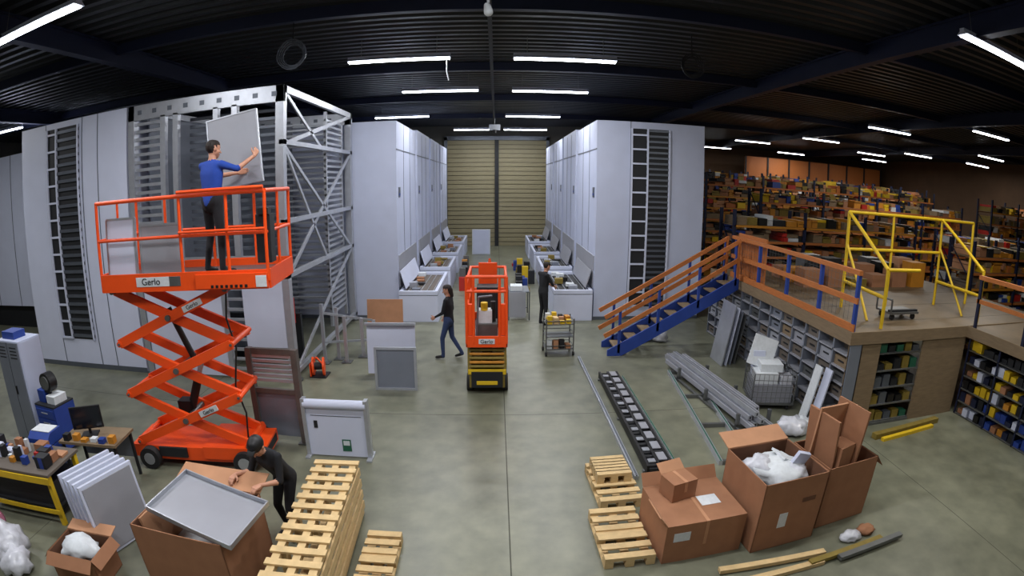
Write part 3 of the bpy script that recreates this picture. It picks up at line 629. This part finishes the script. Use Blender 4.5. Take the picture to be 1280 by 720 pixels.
# ------------------------------------------------------------ people
def capsule_obj(parts,vox,smooth=4):
    t=B('tmp')
    for p in parts: t.hull(p,'skin',2)
    me=bpy.data.meshes.new('tmp'); me.from_pydata(t.v,[],t.f); o=bpy.data.objects.new('tmp',me); COL.objects.link(o)
    r=o.modifiers.new('r','REMESH'); r.mode='VOXEL'; r.voxel_size=vox
    s_=o.modifiers.new('s','SMOOTH'); s_.iterations=smooth; s_.factor=.5
    dg=bpy.context.evaluated_depsgraph_get(); dg.update(); ev=o.evaluated_get(dg); m2=bpy.data.meshes.new_from_object(ev)
    vs=[v.co.copy() for v in m2.vertices]; fs=[list(p.vertices) for p in m2.polygons]
    bpy.data.objects.remove(o); return vs,fs
def segd(p,a,b):
    ab=b-a; t=max(0,min(1,(p-a).dot(ab)/max(ab.length_squared,1e-9))); return (p-a-ab*t).length
def person(name,loc,rz,J={},top='blackcloth',pants='blackcloth',short=True,cap=False,face=(0,0),hair='hair',hands={},sc_=1.0,longhair=False):
    j=dict(pel=(0,0,.95),che=(0,0,1.3),nec=(0,0,1.46),hea=(0,.02,1.61),
      sL=(-.18,0,1.41),eL=(-.23,-.02,1.13),wL=(-.24,.06,.88),sR=(.18,0,1.41),eR=(.23,-.02,1.13),wR=(.24,.06,.88),
      hL=(-.09,0,.92),kL=(-.1,.03,.5),aL=(-.1,-.02,.09),tL=(-.11,.15,.035),hR=(.09,0,.92),kR=(.1,.03,.5),aR=(.1,-.02,.09),tR=(.11,.15,.035))
    j.update(J); j={k:Vector(v) for k,v in j.items()}
    ch,pe=j['che'],j['pel']; lat=(j['sR']-j['sL']).normalized(); wa=(pe*.6+ch*.4)
    parts=[]; seg=[]
    def S(a,b,ra,rb,lab):
        parts.append([(a,ra),(b,rb)]); seg.append((a,b,(ra+rb)/2,lab))
    parts.append([(ch+lat*.08,.105),(ch-lat*.08,.105),(j['sL']*.8+j['sR']*.2,.065),(j['sR']*.8+j['sL']*.2,.065),(wa+lat*.05,.1),(wa-lat*.05,.1)])
    parts.append([(wa+lat*.05,.098),(wa-lat*.05,.098),(pe+lat*.075,.1),(pe-lat*.075,.1),(pe+Vector((0,-.03,-.05)),.1)])
    seg.append((ch*.7+j['nec']*.3,wa,.14,'top')); seg.append((ch+lat*.1,ch-lat*.1,.12,'top')); seg.append((wa,pe*.9+ch*.1,.13,'top')); seg.append((pe-lat*.07,pe+lat*.07,.11,'pants'))
    S((ch+j['nec'])/2,j['hea']-Vector((0,.01,.03)),.06,.052,'neck')
    for s_ in'LR':
        S(j['s'+s_],j['e'+s_],.058,.042,'top'); 
        e,wr=j['e'+s_],j['w'+s_]; S(e,wr,.041,.027,'skin' if short else 'top')
        S(j['h'+s_],j['k'+s_],.088,.058,'pants'); S(j['k'+s_],j['a'+s_],.058,.042,'pants')
        S(j['a'+s_]-Vector((0,0,.02)),j['t'+s_],.042,.034,'shoe')
    vs,fs=capsule_obj(parts,.017,3)
    b=B(name,loc,rz); lab={'top':top,'pants':pants,'skin':'skin','shoe':'shoe','neck':'skin'}
    groups={}
    for f in fs:
        c=sum((vs[i] for i in f),Vector())/len(f); best=min(seg,key=lambda q:segd(c,q[0],q[1])-q[2])[3]
        if best=='neck' and (c-j['nec']).dot(j['hea']-j['nec'])<0: best='top'
        groups.setdefault(lab[best],[]).append(f)
    for m,g in groups.items(): b.add(vs,g,m,True)
    yaw,pit=face; R=RZ(yaw)@RX(pit); hc=j['hea']
    hp=[[(Vector((0,-.02,.03)),.088),(Vector((0,.02,.03)),.078)],[(Vector((.03,.035,-.02)),.045),(Vector((-.03,.035,-.02)),.045),(Vector((0,.05,-.085)),.03),(Vector((0,0,-.03)),.07)],
        [(Vector((0,.086,.0)),.009),(Vector((0,.108,-.032)),.014)],[(Vector((.083,-.005,.005)),(.012,.02,.03))],[(Vector((-.083,-.005,.005)),(.012,.02,.03))],
        [(Vector((.025,.076,.03)),.013),(Vector((-.025,.076,.03)),.013)],[(Vector((.014,.083,-.062)),.009),(Vector((-.014,.083,-.062)),.009)]]
    if not cap: hp.append([(Vector((0,-.028,.045)),.091),(Vector((0,.015,.055)),.08)])
    if longhair: hp.append([(Vector((0,-.07,.0)),.06),(Vector((0,-.08,-.14)),.04)])
    hv,hf=capsule_obj(hp,.008,2); gs={}
    for f in hf:
        c=sum((hv[i] for i in f),Vector())/len(f)
        m='skin'
        if (c.z>.062 and c.y<.075) or (c.y<-.03 and c.z>-.045) or (c.z>.02 and c.y<.02 and abs(c.x)<.085) or (longhair and c.y<-.03): m=hair
        if abs(c.x)<.026 and c.y>.08 and -.067<c.z<-.056: m='skind'
        gs.setdefault(m,[]).append(f)
    hv=[hc+R@v for v in hv]
    for m,g in gs.items(): b.add(hv,g,m,True)
    for sx in(-1,1):
        b.hull([(hc+R@Vector((sx*.032,.079,.01)),.011)],'eye',1); b.hull([(hc+R@Vector((sx*.032,.088,.01)),.005)],'black',1)
        b.hull([(hc+R@Vector((sx*.045,.078,.032)),.005),(hc+R@Vector((sx*.018,.086,.034)),.005)],hair,1)
    if cap:
        b.hull([(hc+R@Vector((0,-.02,.055)),.096),(hc+R@Vector((0,.02,.06)),.088)],'black',3); b.hull([(hc+R@Vector((.05,.08,.07)),.01),(hc+R@Vector((-.05,.08,.07)),.01),(hc+R@Vector((.035,.16,.055)),.007),(hc+R@Vector((-.035,.16,.055)),.007)],'black',2)
    for s_ in'LR':
        wr=j['w'+s_]; d,n,cu=hands.get(s_,((wr-j['e'+s_]).normalized(),Vector((1 if s_=='L' else -1,0,0)),.35))
        d=Vector(d).normalized(); n=Vector(n); n=(n-d*n.dot(d)).normalized(); t=d.cross(n)*(1 if s_=='R' else -1)
        hp=[[(wr,.026),(wr+d*.03+t*.02,.017),(wr+d*.03-t*.02,.017),(wr+d*.085+t*.03,.014),(wr+d*.08-t*.03,.013)]]
        for k,(o_,ln) in enumerate(((.03,.075),(.01,.085),(-.011,.079),(-.031,.062))):
            p=wr+d*(.088-.004*abs(k-1))+t*o_; a=0.12
            for q,fr in enumerate((.45,.3,.25)):
                a+=cu; dd=(d*math.cos(a)+n*math.sin(a)); p2=p+dd*ln*fr; hp.append([(p,.0095-.001*q),(p2,.0085-.001*q)]); p=p2
        p=wr+d*.025+t*.028; p1=p+(d*.6+t*.75+n*.2).normalized()*.04; p2=p1+(d*.85+t*.35+n*.35*(.5+cu)).normalized()*.035
        hp+=[[(p,.014),(p1,.011)],[(p1,.011),(p2,.009)]]
        v2,f2=capsule_obj(hp,.0055,1); b.add(v2,f2,'skin',True)
    o=b.done(); o.scale=(sc_,)*3; return o
person('worker_on_lift',(-3.84,6.52,2.922),-.35,J=dict(
   che=(-.02,.02,1.3),nec=(-.02,.03,1.46),hea=(-.02,.06,1.61),sL=(-.19,.0,1.41),sR=(.16,.04,1.41),eL=(-.16,.24,1.27),wL=(.06,.42,1.3),eR=(.3,.2,1.34),wR=(.42,.4,1.5),
   hL=(-.09,0,.92),kL=(-.12,.04,.5),aL=(-.14,-.04,.09),tL=(-.16,.13,.035),kR=(.13,.02,.5),aR=(.16,-.02,.09),tR=(.2,.15,.035)),
   top='bluecloth',pants='blackcloth',short=True,face=(-.3,-.05),hands={'L':((.3,1,.2),(1,0,-.1),.3),'R':((0,.6,1),(-1,.3,0),.5)},sc_=1.05)
b=B('held_cladding_panel',(-3.76,7.0,2.92),0); Rp=RY(-.13)@RX(-.06); b.obox((0,.06,1.7),(.85,.03,1.05),Rp,'panelmid')
for s_ in(-1,1): b.obox(Vector((0,.06,1.7))+Rp@Vector((s_*.42,0,0)),(.02,.045,1.05),Rp,'alu'); b.obox(Vector((0,.06,1.7))+Rp@Vector((0,0,s_*.52)),(.85,.045,.02),Rp,'alu')
b.done()
person('walking_worker',(-1.1,11.7,0),1.35,J=dict(pel=(0,0,.93),eL=(-.24,.06,1.14),wL=(-.2,.26,1.02),eR=(.24,-.02,1.13),wR=(.24,.14,.93),
   kL=(-.1,.13,.5),aL=(-.1,.12,.09),tL=(-.1,.29,.04),kR=(.1,-.04,.5),aR=(.1,-.28,.12),tR=(.11,-.12,.035)),top='blackcloth',pants='jeans',short=False,face=(.2,-.2),longhair=True)
person('standing_worker',(1.3,14.5,0),-1.1,J=dict(che=(0,.04,1.3),nec=(0,.06,1.46),hea=(0,.1,1.6),eL=(-.22,.15,1.15),wL=(-.12,.3,1.08),eR=(.22,.15,1.15),wR=(.12,.3,1.05)),short=True,face=(0,-.35),sc_=1.05)
person('packing_worker',(-2.5,4.93,0),2.75,J=dict(pel=(0,-.1,.88),che=(0,.1,1.17),nec=(0,.17,1.3),hea=(0,.24,1.4),sL=(-.18,.12,1.27),sR=(.18,.12,1.27),eL=(-.24,.2,1.0),wL=(-.14,.42,1.03),eR=(.24,.22,1.0),wR=(.26,.44,1.05),
   hL=(-.09,-.1,.86),hR=(.09,-.1,.86),kL=(-.1,.03,.47),kR=(.1,.03,.47),aL=(-.1,-.07,.09),aR=(.1,-.07,.09),tL=(-.11,.1,.035),tR=(.11,.1,.035)),short=True,cap=True,face=(.2,-.6),hands={'L':((.2,1,-.1),(0,0,-1),.4),'R':((-.2,1,-.1),(0,0,-1),.4)},sc_=.97)

# ------------------------------------------------------------ camera (112 deg wide time-lapse lens)
p_,yaw,roll=math.radians(11.53),math.radians(1.68),math.radians(.21)
cd=bpy.data.cameras.new('camera'); co=bpy.data.objects.new('camera',cd); COL.objects.link(co)
Rm=Matrix.Rotation(-yaw,3,'Z')@Matrix.Rotation(math.pi/2-p_,3,'X')@Matrix.Rotation(roll,3,'Z')
co.matrix_world=Matrix.Translation((0,0,4.05))@Rm.to_4x4()
cd.type='PANO'; cd.sensor_width=36; cd.lens=18.7; cd.clip_start=.05
try: c=cd.cycles; c.panorama_type
except Exception: c=cd
c.panorama_type='FISHEYE_LENS_POLYNOMIAL'; c.fisheye_fov=math.pi
c.fisheye_polynomial_k0=0;c.fisheye_polynomial_k1=-1280/36/664.8;c.fisheye_polynomial_k2=0;c.fisheye_polynomial_k3=0;c.fisheye_polynomial_k4=0
sc.camera=co
